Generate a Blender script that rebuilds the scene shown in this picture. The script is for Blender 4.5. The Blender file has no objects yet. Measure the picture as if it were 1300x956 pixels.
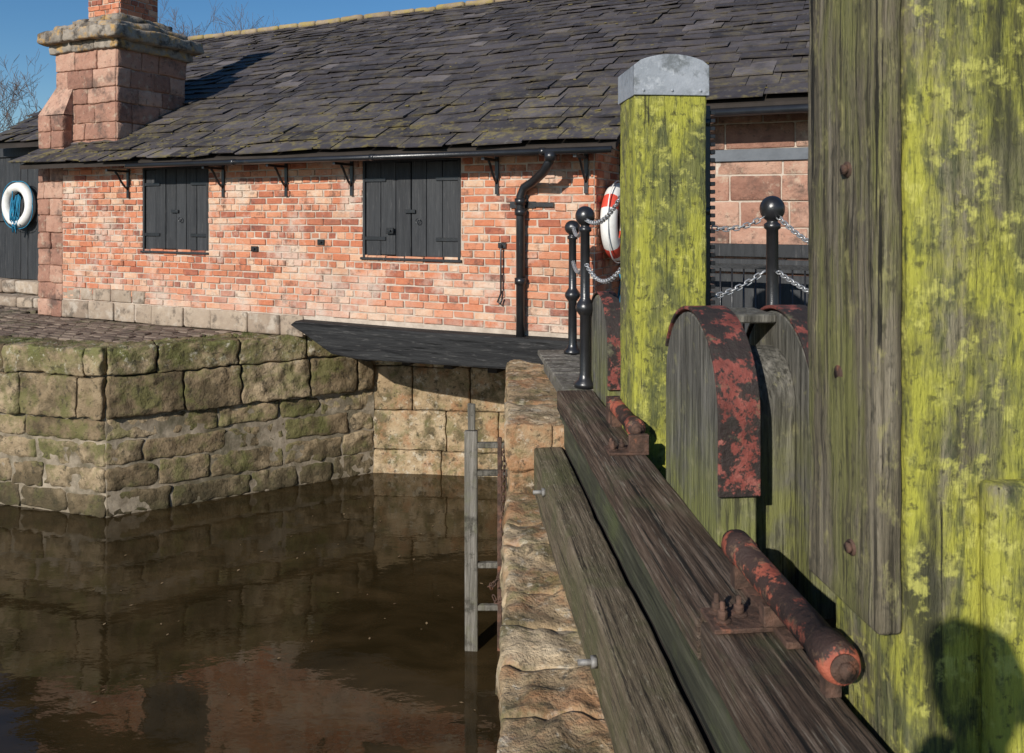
import bpy, bmesh, math, random
from mathutils import Vector, Matrix, noise, geometry
R = random.Random(11)
sc = bpy.context.scene
sc.view_settings.view_transform = 'Standard'
sc.view_settings.look = 'None'
sc.view_settings.exposure = 0

# ------------------------------------------------------------ materials
def pmat(name, ramp, scale=4, stretch=(1,1,1), tintw=0.0, rough=0.85, bump=0.3, bscale=40,
         bstretch=None, layers=(), metallic=0.0, detail=7, bdist=0.01, spec=0.35):
    m = bpy.data.materials.new(name); m.use_nodes = True
    nt = m.node_tree; N = nt.nodes; L = nt.links
    bs = N['Principled BSDF']
    bs.inputs['Roughness'].default_value = rough
    bs.inputs['Metallic'].default_value = metallic
    bs.inputs['Specular IOR Level'].default_value = spec
    tc = N.new('ShaderNodeTexCoord')
    def noi(sc_, st, det=detail, rgh=0.64, off=0.0):
        mp = N.new('ShaderNodeMapping'); mp.inputs['Scale'].default_value = st
        mp.inputs['Location'].default_value = (off, off*1.7, off*0.6)
        L.new(tc.outputs['Object'], mp.inputs['Vector'])
        n = N.new('ShaderNodeTexNoise'); n.inputs['Scale'].default_value = sc_
        n.inputs['Detail'].default_value = det; n.inputs['Roughness'].default_value = rgh
        L.new(mp.outputs['Vector'], n.inputs['Vector'])
        return n.outputs['Fac']
    def mth(op, a, b=None, c=None):
        x = N.new('ShaderNodeMath'); x.operation = op
        for i, q in enumerate((a, b, c)):
            if q is None: continue
            if isinstance(q, (int, float)): x.inputs[i].default_value = q
            else: L.new(q, x.inputs[i])
        return x.outputs[0]
    def mr(v, a, b):
        x = N.new('ShaderNodeMapRange'); x.inputs['From Min'].default_value = a
        x.inputs['From Max'].default_value = b; L.new(v, x.inputs['Value'])
        return x.outputs['Result']
    n0 = mr(noi(scale, stretch), 0.30, 0.70)
    fac = n0
    if tintw > 0:
        at = N.new('ShaderNodeAttribute'); at.attribute_name = 'tint'
        sp = N.new('ShaderNodeSeparateColor'); L.new(at.outputs['Color'], sp.inputs[0])
        fac = mth('ADD', mth('MULTIPLY', sp.outputs[0], tintw), mth('MULTIPLY', n0, 1-tintw))
    cr = N.new('ShaderNodeValToRGB'); L.new(fac, cr.inputs['Fac'])
    el = cr.color_ramp.elements
    el[0].position = ramp[0][0]; el[0].color = (*ramp[0][1], 1)
    el[1].position = ramp[-1][0]; el[1].color = (*ramp[-1][1], 1)
    for p, c in ramp[1:-1]:
        e = el.new(p); e.color = (*c, 1)
    col = cr.outputs['Color']
    sepz = None
    for i, ly in enumerate(layers):
        c, s_, lo, hi, amt = ly[:5]
        st = ly[5] if len(ly) > 5 and ly[5] else (1,1,1)
        zr = ly[6] if len(ly) > 6 else None
        f = mr(noi(s_, st, 7, 0.70, 3.1*(i+1)), lo, hi)
        f = mth('MULTIPLY', f, amt)
        if zr:
            if sepz is None:
                sepz = N.new('ShaderNodeSeparateXYZ'); L.new(tc.outputs['Object'], sepz.inputs[0])
            f = mth('MULTIPLY', f, mr(sepz.outputs['Z'], zr[0], zr[1]))
        mx = N.new('ShaderNodeMix'); mx.data_type = 'RGBA'
        L.new(f, mx.inputs[0]); L.new(col, mx.inputs[6]); mx.inputs[7].default_value = (*c, 1)
        col = mx.outputs[2]
    L.new(col, bs.inputs['Base Color'])
    if bump > 0:
        bst = bstretch or stretch
        b1 = noi(bscale*.55, bst, 5, 0.72, 9.0)
        bp = N.new('ShaderNodeBump'); bp.inputs['Strength'].default_value = bump
        bp.inputs['Distance'].default_value = bdist*1.5
        L.new(b1, bp.inputs['Height']); L.new(bp.outputs['Normal'], bs.inputs['Normal'])
    return m

M_brick = pmat('brick', [(0,(.13,.055,.045)),(.14,(.34,.11,.065)),(.4,(.52,.18,.09)),(.66,(.56,.24,.135)),(.84,(.60,.35,.22)),(1,(.62,.49,.37))],
    scale=14, tintw=.80, bump=.9, bscale=50, layers=[((.60,.52,.43),2.0,.50,.63,.60),((.11,.06,.045),7,.55,.66,.70),((.62,.55,.46),1.4,.42,.60,.55,None,(-.7,-1.2)),((.16,.10,.07),1.1,.53,.66,.35)])
M_mortar = pmat('mortar', [(0,(.36,.29,.23)),(1,(.60,.51,.42))], scale=8, bump=.6, bscale=80,
    layers=[((.24,.18,.13),1.5,.5,.7,.5)])
M_slate = pmat('slate', [(0,(.028,.024,.025)),(.4,(.056,.048,.050)),(.75,(.088,.076,.076)),(1,(.17,.148,.142))], scale=6, tintw=.75, rough=.7,
    bump=.6, bscale=20, layers=[((.12,.098,.06),4,.50,.63,.6),((.21,.17,.06),8,.51,.60,.8,None,(1.7,.5)),((.19,.18,.17),14,.60,.68,.6),((.018,.017,.017),3,.52,.68,.6)])
M_ridge = pmat('ridge_stone', [(0,(.14,.10,.07)),(1,(.36,.28,.19))], scale=7, tintw=.4, bump=.6, layers=[((.30,.23,.06),6,.45,.60,.75)])
M_sand = pmat('red_sandstone', [(0,(.18,.085,.06)),(.5,(.37,.195,.135)),(1,(.52,.33,.24))], scale=9, tintw=.65, bump=1.0, bscale=24, bdist=.014,
    layers=[((.075,.055,.045),3,.52,.64,.7),((.50,.42,.31),9,.56,.66,.5),((.06,.045,.035),18,.57,.66,.6)])
M_cap = pmat('lichen_stone', [(0,(.12,.10,.08)),(1,(.42,.36,.29))], scale=7, tintw=.3, bump=1.0, bscale=22, bdist=.015,
    layers=[((.46,.27,.08),6,.52,.61,.8),((.05,.042,.035),5,.52,.62,.85)])
M_plinth = pmat('plinth_stone', [(0,(.20,.145,.105)),(1,(.44,.35,.26))], scale=6, tintw=.5, bump=.8, bscale=28, layers=[((.54,.48,.40),4,.5,.62,.5),((.10,.08,.06),7,.53,.64,.75)])
M_quay = pmat('quay_stone', [(0,(.11,.075,.04)),(.5,(.24,.175,.10)),(1,(.42,.32,.20))], scale=8, tintw=.55, bump=1.0, bscale=17, bdist=.022,
    layers=[((.060,.044,.020),2.6,.46,.58,.75),((.105,.110,.028),3,.49,.60,.65),((.45,.41,.33),9,.57,.64,.8,None,(-1.75,-1.45)),
            ((.12,.125,.035),5,.42,.55,.85,None,(-1.64,-1.38)),((.50,.46,.37),12,.60,.655,.85,None,(-1.70,-1.35)),((.035,.028,.016),14,.54,.63,.75),((.04,.032,.014),2,.2,.5,.85,None,(-2.60,-3.0))])
M_quaym = pmat('quay_joint', [(0,(.13,.10,.065)),(1,(.36,.30,.22))], scale=6, bump=.8, bscale=30, layers=[((.05,.045,.02),3,.45,.6,.7)])
M_lock = pmat('lock_stone', [(0,(.18,.12,.065)),(.5,(.36,.26,.15)),(1,(.53,.42,.28))], scale=8, tintw=.5, bump=1.0, bscale=20, bdist=.02,
    layers=[((.08,.065,.028),3.5,.49,.60,.8),((.48,.42,.32),10,.56,.63,.75),((.33,.155,.07),3,.52,.63,.65),((.12,.12,.04),5,.53,.63,.55),((.045,.036,.022),16,.55,.63,.75)])
M_blackwood = pmat('black_painted_boards', [(0,(.012,.013,.015)),(1,(.045,.047,.05))], scale=3, stretch=(10,10,.7), tintw=.4, rough=.6,
    bump=.6, bscale=8, layers=[((.13,.125,.12),6,.57,.70,.55,(8,8,.6))])
M_blackbeam = pmat('tarred_beam', [(0,(.008,.008,.009)),(1,(.034,.034,.034))], scale=2, stretch=(.7,8,8), rough=.7, bump=1.0, bscale=8, spec=.2, layers=[((.10,.095,.09),5,.55,.66,.6,(1,8,8)),((.004,.004,.004),4,.57,.61,.9,(.5,10,10))])
M_iron = pmat('black_iron', [(0,(.010,.010,.011)),(1,(.022,.022,.024))], scale=6, rough=.3, bump=.15, bscale=60, spec=.6,
    layers=[((.10,.06,.04),12,.62,.70,.5)])
CR=(.010,.009,.006)
M_moss = pmat('mossy_oak', [(0,(.055,.048,.03)),(.5,(.15,.13,.08)),(1,(.28,.25,.165))], scale=3, stretch=(11,11,.5), bump=1.0, bscale=11, bstretch=(7,7,.9), bdist=.012,
    layers=[((.155,.165,.04),1.4,.40,.54,.8,(2,2,.7)),((.37,.36,.05),3.0,.435,.565,.90,(1.7,1.7,.8)),((.055,.065,.03),8,.51,.61,.72,(2.5,2.5,.8)),
            ((.030,.030,.018),1.7,.54,.63,.85,(3,3,.5)),((.48,.46,.11),18,.54,.63,.75),((.04,.038,.02),30,.56,.63,.7),(CR,2.5,.62,.645,.95,(15,15,.25))])
M_moss2 = pmat('weathered_oak_side', [(0,(.05,.042,.027)),(.5,(.145,.122,.08)),(1,(.29,.25,.18))], scale=3, stretch=(13,13,.35), bump=1.1, bscale=9, bstretch=(11,11,.4), bdist=.012,
    layers=[((.18,.18,.05),2.0,.46,.59,.75,(3,3,.6)),((.03,.025,.015),4,.53,.61,.85,(9,9,.35)),((.33,.30,.12),11,.56,.64,.6,(1.5,1.5,.8)),((.03,.027,.018),30,.56,.63,.6,(1.5,1.5,.6)),(CR,2.5,.61,.635,.95,(16,16,.2))])
M_oak = pmat('weathered_beam', [(0,(.030,.020,.014)),(.45,(.105,.066,.043)),(1,(.29,.215,.16))], scale=3, stretch=(15,.5,15), bump=1.3, bscale=11, bstretch=(14,.35,14), bdist=.014,
    layers=[((.008,.006,.004),2.2,.575,.60,.95,(16,.28,16)),((.018,.011,.007),10,.53,.60,.8,(14,.35,14)),((.36,.31,.24),7,.56,.65,.65,(12,.5,12)),((.085,.09,.04),3,.53,.65,.55)])
M_beamside = pmat('algae_beam_side', [(0,(.022,.022,.013)),(.5,(.055,.055,.033)),(1,(.11,.105,.07))], scale=3, stretch=(10,.6,10), bump=1.1, bscale=8, bstretch=(12,.4,12), bdist=.012,
    layers=[((.10,.115,.04),3,.5,.64,.6),((.008,.008,.005),3,.58,.62,.9,(14,.3,14))])
M_fender = pmat('fender_oak', [(0,(.06,.045,.026)),(.5,(.15,.115,.072)),(1,(.27,.21,.145))], scale=2.5, stretch=(13,.6,13), bump=1.0, bscale=10, bstretch=(12,.5,12), bdist=.011,
    layers=[((.10,.105,.04),2,.46,.60,.65),((.02,.015,.01),2.5,.58,.605,.9,(14,.3,14)),((.03,.022,.014),11,.53,.61,.75,(12,.4,12)),((.33,.29,.2),22,.57,.64,.5,(3,.8,3))])
M_grey = pmat('grey_wood', [(0,(.06,.055,.045)),(.5,(.13,.12,.10)),(1,(.27,.25,.22))], scale=3, stretch=(9,9,.7), bump=.8, bscale=9, tintw=.2,
    layers=[((.13,.14,.05),3,.56,.7,.5),((.02,.018,.015),3,.60,.64,.9,(12,12,.3)),((.03,.028,.02),9,.52,.62,.7)])
M_cover = pmat('cover_oak', [(0,(.045,.042,.034)),(.5,(.115,.108,.09)),(1,(.24,.225,.19))], scale=4, stretch=(8,8,.6), bump=1.0, bscale=10, bdist=.011,
    layers=[((.19,.195,.05),2.5,.41,.57,.8,None,(-.70,-1.15)),((.30,.28,.14),10,.57,.66,.5),((.03,.028,.02),8,.52,.61,.75,(7,7,.5)),(CR,2.5,.615,.64,.95,(14,14,.25))])
M_redpaint = pmat('peeling_red_paint', [(0,(.10,.028,.022)),(.6,(.21,.055,.042)),(1,(.31,.12,.095))], scale=10, rough=.7, bump=1.0, bscale=22,
    layers=[((.022,.019,.017),8,.475,.505,.96),((.15,.145,.085),7,.57,.66,.7),((.03,.024,.02),26,.53,.57,.9)])
M_roller = pmat('peeling_orange_paint', [(0,(.18,.042,.028)),(1,(.44,.125,.07))], scale=12, rough=.7, bump=1.0, bscale=22,
    layers=[((.03,.022,.018),9,.455,.49,.95),((.16,.10,.06),20,.55,.62,.7)])
M_rust = pmat('rusted_iron', [(0,(.03,.02,.015)),(.5,(.08,.046,.032)),(1,(.15,.08,.055))], scale=18, rough=.8, bump=.8, bscale=50,
    layers=[((.26,.10,.055),10,.58,.64,.6)])
M_lead = pmat('lead_sheet', [(0,(.20,.22,.24)),(1,(.37,.39,.42))], scale=5, rough=.6, bump=.5, bscale=12, metallic=.15, layers=[((.11,.12,.12),7,.52,.62,.75),((.48,.5,.52),14,.58,.66,.5)])
M_steel = pmat('galvanised_steel', [(0,(.30,.31,.32)),(1,(.55,.55,.55))], scale=20, rough=.45, bump=.1, metallic=.6)
M_boltdull = pmat('dull_steel', [(0,(.14,.13,.12)),(1,(.32,.31,.29))], scale=40, rough=.6, bump=.3, metallic=.3)
M_band = pmat('grey_painted_steel', [(0,(.07,.08,.095)),(1,(.13,.145,.165))], scale=5, rough=.5, bump=.1)
M_white = pmat('white_buoy', [(0,(.62,.60,.55)),(1,(.82,.81,.78))], scale=6, rough=.5, bump=.1, layers=[((.35,.33,.27),6,.58,.7,.5)])
M_orange = pmat('red_buoy_band', [(0,(.55,.05,.03)),(1,(.7,.10,.06))], scale=6, rough=.5, bump=.1)
M_blue = pmat('blue_rope', [(0,(.01,.12,.24)),(1,(.03,.27,.42))], scale=40, rough=.8, bump=.5)
M_sett = pmat('paving_setts', [(0,(.07,.05,.038)),(.5,(.15,.11,.082)),(1,(.28,.215,.16))], scale=9, tintw=.6, bump=.9, layers=[((.075,.08,.03),3,.52,.64,.6)])
M_ground = pmat('grass_ground', [(0,(.035,.05,.015)),(.5,(.07,.09,.03)),(1,(.13,.12,.06))], scale=1.2, bump=.8, bscale=20)
M_mud = pmat('canal_bed', [(0,(.05,.035,.02)),(1,(.09,.065,.04))], scale=2, bump=.3)
M_bark = pmat('bark', [(0,(.07,.048,.038)),(1,(.18,.125,.10))], scale=9, bump=0)
M_dark = pmat('dark_interior', [(0,(.02,.016,.012)),(1,(.04,.03,.025))], scale=3, bump=.2)
M_leaf = pmat('grass_blade', [(0,(.04,.06,.015)),(1,(.14,.15,.04))], scale=3, tintw=.9, bump=0)
M_skin = pmat('skin', [(0,(.5,.28,.2)),(1,(.6,.36,.27))], scale=8, bump=.1, rough=.5)
M_coat = pmat('dark_coat', [(0,(.02,.025,.04)),(1,(.04,.05,.07))], scale=8, bump=.3)
M_jean = pmat('jeans', [(0,(.03,.05,.10)),(1,(.06,.09,.15))], scale=20, bump=.3)
M_plastic = pmat('camera_plastic', [(0,(.01,.01,.01)),(1,(.02,.02,.02))], scale=20, bump=.2, rough=.5)

# ------------------------------------------------------------ geometry accumulator
class Acc:
    def __init__(s): s.v=[]; s.f=[]; s.m=[]; s.t=[]; s.sm=[]
    def add(s, vs, fs, m=0, t=None, smooth=False):
        o=len(s.v)
        if t is None: t=(R.random(),R.random(),R.random())
        s.v += [tuple(v) for v in vs]
        for f in fs:
            s.f.append(tuple(i+o for i in f)); s.m.append(m); s.t.append(t); s.sm.append(smooth)
    def box(s, lo, hi, m=0, t=None, jit=0.0, M=None):
        vs=[]
        for x in (lo[0],hi[0]):
            for y in (lo[1],hi[1]):
                for z in (lo[2],hi[2]):
                    v=Vector((x,y,z))
                    if jit: v += Vector((R.uniform(-jit,jit),R.uniform(-jit,jit),R.uniform(-jit,jit)))
                    if M: v = M@v
                    vs.append(v)
        s.add(vs,[(0,1,3,2),(4,6,7,5),(0,4,5,1),(2,3,7,6),(0,2,6,4),(1,5,7,3)],m,t)
    def rblock(s, c, h, r, step, amp, M=None, m=0, t=None, freq=3.0, seed=0.0, hf=.4):
        r=min(r,min(h)*.95)
        def lines(H):
            inner=2*(H-r); n=max(1,int(round(inner/step)))
            return [-H]+[-(H-r)+inner*i/n for i in range(n+1)]+[H]
        LN=[lines(H) for H in h]
        idx={}; vs=[]; fs=[]
        def vid(p):
            k=(round(p[0],5),round(p[1],5),round(p[2],5))
            if k in idx: return idx[k]
            inn=Vector([max(-(h[i]-r),min(h[i]-r,p[i])) for i in range(3)])
            d=Vector(p)-inn
            q=inn+(d.normalized()*r if d.length>1e-7 else d)
            q=q+Vector(c)
            if M: q=M@q
            sd=Vector((seed,seed*.7,seed*1.3))
            if amp: q=q+noise.noise_vector(q*freq+sd)*amp+noise.noise_vector(q*freq*4.3+sd)*amp*hf
            idx[k]=len(vs); vs.append(q); return idx[k]
        for a in range(3):
            b=(a+1)%3; d=(a+2)%3
            for sg in (-1,1):
                for i in range(len(LN[b])-1):
                    for j in range(len(LN[d])-1):
                        q=[]
                        for (ii,jj) in ((i,j),(i+1,j),(i+1,j+1),(i,j+1)):
                            p=[0,0,0]; p[a]=sg*h[a]; p[b]=LN[b][ii]; p[d]=LN[d][jj]; q.append(vid(p))
                        if sg<0: q.reverse()
                        fs.append(tuple(q))
        s.add(vs,fs,m,t,True)
    def tube(s, pts, rad, n=8, m=0, t=None, caps=True):
        pts=[Vector(p) for p in pts]
        if isinstance(rad,(int,float)): rad=[rad]*len(pts)
        vs=[]; fs=[]; up=None
        for i,p in enumerate(pts):
            d=(pts[min(i+1,len(pts)-1)]-pts[max(i-1,0)]).normalized()
            if up is None:
                up=Vector((0,0,1)) if abs(d.z)<.9 else Vector((1,0,0))
            a=d.cross(up).normalized(); b=a.cross(d).normalized(); up=b
            for k in range(n):
                an=2*math.pi*k/n
                vs.append(p+(a*math.cos(an)+b*math.sin(an))*rad[i])
        for i in range(len(pts)-1):
            for k in range(n):
                fs.append((i*n+k,i*n+(k+1)%n,(i+1)*n+(k+1)%n,(i+1)*n+k))
        if caps:
            fs.append(tuple(range(n-1,-1,-1))); fs.append(tuple((len(pts)-1)*n+k for k in range(n)))
        s.add(vs,fs,m,t,True)
    def lathe(s, prof, c, n=20, m=0):
        vs=[];fs=[]
        for r,z in prof:
            for k in range(n):
                a=2*math.pi*k/n; vs.append((c[0]+r*math.cos(a),c[1]+r*math.sin(a),c[2]+z))
        for i in range(len(prof)-1):
            for k in range(n):
                fs.append((i*n+k,i*n+(k+1)%n,(i+1)*n+(k+1)%n,(i+1)*n+k))
        s.add(vs,fs,m,None,True)
    def torus(s, c, M, R1, r, n=36, k=12, matf=None, stretch=0.0):
        vs=[]
        for i in range(n):
            a=2*math.pi*i/n
            for j in range(k):
                b=2*math.pi*j/k
                x=(R1+r*math.cos(b))*math.cos(a); y=(R1+r*math.cos(b))*math.sin(a); z=r*math.sin(b)
                x += stretch*(1 if math.cos(a)>0 else -1)
                vs.append(Vector(c)+M@Vector((x,y,z)))
        o=len(s.v); t=(R.random(),)*3
        s.v += [tuple(v) for v in vs]
        for i in range(n):
            for j in range(k):
                s.f.append((o+i*k+j,o+((i+1)%n)*k+j,o+((i+1)%n)*k+(j+1)%k,o+i*k+(j+1)%k))
                s.m.append(matf(i/n) if matf else 0); s.t.append(t); s.sm.append(True)
    def extrude(s, poly, x0, x1, m=0, axis=0, smooth=False):
        def mk(x,p): return (x,p[0],p[1]) if axis==0 else (p[0],x,p[1])
        n=len(poly); vs=[mk(x0,p) for p in poly]+[mk(x1,p) for p in poly]
        fs=[tuple(range(n)),tuple(range(2*n-1,n-1,-1))]
        for i in range(n): fs.append((i,(i+1)%n,n+(i+1)%n,n+i))
        s.add(vs,fs,m,None,smooth)
    def build(s, name, mats, parent=None, M=None, bevel=0, seg=1):
        me=bpy.data.meshes.new(name); me.from_pydata(s.v,[],s.f)
        for mm in mats: me.materials.append(mm)
        me.polygons.foreach_set('material_index',s.m)
        me.polygons.foreach_set('use_smooth',s.sm)
        ca=me.color_attributes.new('tint','FLOAT_COLOR','CORNER')
        arr=[]
        for p,t in zip(me.polygons,s.t):
            for _ in range(p.loop_total): arr += [t[0],t[1],t[2],1.0]
        ca.data.foreach_set('color',arr)
        bm=bmesh.new(); bm.from_mesh(me)
        bmesh.ops.recalc_face_normals(bm,faces=bm.faces); bm.to_mesh(me); bm.free()
        ob=bpy.data.objects.new(name,me); sc.collection.objects.link(ob)
        if parent: ob.parent=parent
        if M is not None: ob.matrix_world=M
        if bevel:
            b=ob.modifiers.new('bevel','BEVEL'); b.width=bevel; b.segments=seg; b.limit_method='ANGLE'; b.angle_limit=math.radians(50)
        return ob

def empty(name, M=None):
    e=bpy.data.objects.new(name,None); sc.collection.objects.link(e)
    if M is not None: e.matrix_world=M
    return e

def masonry(acc, o, d, L, courses, lmin, lmax, gap, depth, r, step, amp, m=0, M=None, z0=0.0, endprot=0.0, hf=.4, wob=0.0, fr=3.0):
    d=Vector((d[0],d[1])).normalized(); n=Vector((d.y,-d.x)); ang=math.atan2(d.y,d.x)
    for ci,(za,zb,prot,dep) in enumerate(courses):
        x=-R.uniform(0,lmin*.5)
        sc_=1.0 if (zb-za)>.27 else .8
        while x<L-0.02:
            l=R.uniform(lmin,lmax)*sc_
            x1=min(x+l,L+endprot); xa=max(x,0)
            if L+endprot-x1<lmin*.45: x1=L+endprot
            if x1-xa>gap*2.5:
                pr=prot+R.uniform(-.008,.010)
                cx=(xa+x1)/2
                c2=Vector(o)+d*cx-n*(dep/2-pr)
                MM=Matrix.Translation((c2.x,c2.y,(za+zb)/2+R.uniform(-wob,wob)))@Matrix.Rotation(ang+R.uniform(-.010,.010),4,'Z')
                if M: MM=M@MM
                rr_=r*R.uniform(.6,1.4)
                acc.rblock((0,0,0),((x1-xa-gap)/2,dep/2,(zb-za-gap)/2-R.uniform(0,wob)),rr_,step,amp,MM,m,hf=hf,freq=fr)
            x=x1
            if x1>=L: break

def courses_down(ztop, zbot, hs, prots, deps):
    out=[]; z=ztop; i=0
    while z>zbot:
        h=hs[min(i,len(hs)-1)]*(1 if i<len(hs) else R.uniform(.88,1.12))
        out.append((z-h,z,prots[min(i,len(prots)-1)],deps[min(i,len(deps)-1)])); z-=h; i+=1
    return out

def bricks(acc, o, ax, x0, x1, z0, z1, opens=(), m=0, dep=.05):
    row=0; z=z0
    while z<z1-.02:
        segs=[(x0,x1)]
        for (a,b,c,d_) in opens:
            if z+.035>c and z+.035<d_:
                ns=[]
                for (p,q) in segs:
                    if b<=p or a>=q: ns.append((p,q)); continue
                    if a>p: ns.append((p,a))
                    if b<q: ns.append((b,q))
                segs=ns
        header = (row%4==3)
        bl=.1125 if header else .225
        for (p,q) in segs:
            k=math.floor((p-x0)/bl)-1
            off=(.1125 if row%2 else 0) if not header else .056
            x=x0+k*bl+off
            while x<q:
                a=max(x,p); b=min(x+bl+R.uniform(-.006,.006),q)
                if b-a>.03:
                    g=R.uniform(.0045,.0090); pr=R.uniform(-.006,.006); zz=z+R.uniform(-.003,.003)
                    if ax=='x': lo=(o[0]+a+g,o[1]-.010-pr,zz+g*.9); hi=(o[0]+b-g,o[1]+dep,zz+.075-g*.9)
                    else: lo=(o[0]-dep,o[1]+a+g,zz+g*.9); hi=(o[0]+.010+pr,o[1]+b-g,zz+.075-g*.9)
                    acc.box(lo,hi,m,None,.0038)
                x+=bl
        z+=.075; row+=1

def lerp(a,b,t): return a+(b-a)*t
def chain(acc, a, b, sag, link=.05, m=0):
    a=Vector(a); b=Vector(b); n=max(4,int((b-a).length*1.12/(link*.72)))
    pts=[a.lerp(b,i/n)+Vector((0,0,-4*sag*(i/n)*(1-i/n))) for i in range(n+1)]
    for i in range(n):
        d=(pts[i+1]-pts[i]).normalized(); c=(pts[i]+pts[i+1])/2
        q=d.to_track_quat('X','Z').to_matrix()@Matrix.Rotation(math.pi/2*(i%2)+.3,3,'X')
        acc.torus(c,q,link*.26,link*.085,10,5,stretch=link*.18)

# ------------------------------------------------------------ frames
HM = Matrix.Translation((-.515,7.69,0))@Matrix.Rotation(math.atan2(-.421,.907),4,'Z')
GM = Matrix.Rotation(math.atan2(.085,1.0),4,'Z')

# ============================================================ HOUSE
house=empty('brick_house',HM)
K=.555; E0=-.30; EZ=.58
def rz(w): return EZ+K*(w-E0)
W0=.75; RW=4.6
opens=[(-4.344,-3.283,-.477,.523),(-1.134,.018,-.477,.523)]
a=Acc(); bricks(a,(0,0),'x',-5.8,1.39,-1.125,.62,opens)
bricks(a,(1.39,0),'y',0.0,W0,-1.35,.66); bricks(a,(1.39,0),'y',.30,W0,.675,.80)
a.build('brickwork',[M_brick],house,HM,bevel=.005)
a=Acc()
for (p,q,c,d_) in [(-5.8,-4.344,-1.33,.66),(-3.283,-1.134,-1.33,.66),(.018,1.388,-1.33,.66),(-4.344,-3.283,-1.33,-.477),(-4.344,-3.283,.523,.66),(-1.134,.018,-1.33,-.477),(-1.134,.018,.523,.66)]:
    a.box((p,0,c),(q,.22,d_))
a.box((1.16,.222,-1.33),(1.388,W0,.78))
a.build('mortar_core',[M_mortar],house,HM)
a=Acc(); masonry(a,(-5.8,-.0),(1,0),3.9,[(-1.36,-1.125,.02,.12)],.35,.8,.012,.12,.018,.06,.008)
masonry(a,(-5.8,-.0),(1,0),1.5,[(-1.36+.235,-1.36+.40,.018,.10)],.3,.6,.012,.12,.018,.06,.008)
a.build('plinth',[M_plinth],house,HM)
a=Acc(); a.box((-5.7,.3,-1.35),(1.1,4,.6)); a.box((-8.6,.95,-1.35),(6.4,8.4,.85)); a.build('interior',[M_dark],house,HM)
for (s0,s1) in ((-4.344,-3.283),(-1.134,.018)):
    a=Acc(); n=6; wd=(s1-s0-.06)/n
    a.box((s0+.004,.06,-.473),(s1-.004,.16,.519))
    for i in range(n):
        x=s0+.03+i*wd; dz=R.uniform(-.008,.008)
        g=.003 if i!=3 else .008
        a.box((x+g,.006+R.uniform(0,.009),-.455+dz),(x+wd-.003,.05,.50+dz),0,None,.002)
    a.box((s0,-.012,-.475),(s0+.03,.05,.52)); a.box((s1-.03,-.012,-.475),(s1,.05,.52))
    a.box((s0+.03,-.014,.50),(s1-.03,.05,.522)); a.box((s0-.02,-.03,-.50),(s1+.02,.05,-.475))
    a.build('shutters',[M_blackwood],house,HM,bevel=.004)
    a=Acc()
    for zz in (-.28,.32):
        a.box((s0+.01,-.006,zz-.018),(s0+.28,.004,zz+.018)); a.box((s1-.28,-.006,zz-.018),(s1-.01,.004,zz+.018))
    mid=(s0+s1)/2; a.box((mid-.06,-.012,-.02),(mid+.06,.004,.015)); a.torus((mid+.10,-.02,-.10),Matrix.Rotation(math.pi/2,3,'X'),.025,.005,14,6)
    a.build('shutter_ironwork',[M_iron],house,HM,bevel=.002)
a=Acc(); masonry(a,(1.45,W0),(1,0),5.3,[(-1.35+i*.24,-1.35+(i+1)*.24,.012,.1) for i in range(10)],.5,.95,.012,.1,.012,.10,.006)
a.build('sandstone_wall',[M_sand],house,HM)
a=Acc(); a.box((1.40,W0,-1.35),(6.7,W0+.2,1.1)); a.build('main_wall_core',[M_mortar],house,HM)
a=Acc(); a.box((1.7,W0-.03,.46),(6.5,W0-.012,.57)); a.build('wall_band',[M_band],house,HM,bevel=.004)
a=Acc()
for i in range(2): a.box((1.9,W0-.06,-.42-i*.14),(6.2,W0-.015,-.30-i*.14))
a.box((1.9,W0-.05,-1.35),(6.2,W0-.02,-.58))
a.build('stable_door',[M_blackwood],house,HM,bevel=.005)
a=Acc(); x=-8.9
while x<-6.2:
    wd=R.uniform(.14,.19); a.box((x+.003,W0-R.uniform(.02,.03),-1.0),(x+wd-.003,W0+.05,1.0)); x+=wd
a.box((-8.9,W0-.06,-.15),(-6.2,W0-.02,-.03)); a.box((-8.9,W0-.06,.80),(-6.2,W0-.02,.93)); a.box((-7.32,W0-.07,-1.0),(-7.2,W0-.02,1.0))
a.build('boarded_wall',[M_blackwood],house,HM,bevel=.004)
a=Acc(); masonry(a,(-9.4,W0-.05),(1,0),3.2,[(-1.36,-1.2,.34,.4),(-1.2,-1.0,.12,.25)],.35,.7,.015,.2,.03,.08,.015)
a.build('entrance_step',[M_plinth],house,HM)
a=Acc()
def deck(s0b,s0t,s1,w0,w1,th=.05):
    vs=[(s0b,w0,rz(w0)),(s1,w0,rz(w0)),(s1,w1,rz(w1)),(s0t,w1,rz(w1))]
    vs2=[(x,y,z-th) for x,y,z in vs]
    a.add(vs+vs2,[(0,1,2,3),(7,6,5,4),(0,4,5,1),(1,5,6,2),(2,6,7,3),(3,7,4,0)],0)
deck(-6.2,-6.2,1.68,E0,.36)
deck(-8.0,-8.9,6.6,.35,RW)
a.add([(-8.9,RW,rz(RW)),(6.6,RW,rz(RW)),(6.6,2*RW-.35,rz(.35)),(-8.9,2*RW-.35,rz(.35))],[(0,1,2,3)],0)
a.add([(-8.3,W0,-1.35),(-8.8,2*RW-W0,-1.35),(-8.8,2*RW-W0,.9),(-8.75,RW,rz(RW)-.1),(-8.3,W0,.9)],[(0,1,2,3,4)],0)
a.add([(6.5,W0,-1.35),(6.5,2*RW-W0,-1.35),(6.5,2*RW-W0,.9),(6.5,RW,rz(RW)-.1),(6.5,W0,.9)],[(0,1,2,3,4)],0)
a.build('roof_deck',[M_dark],house,HM)
a=Acc(); cosk=1/math.sqrt(1+K*K); sink=K*cosk
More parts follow.
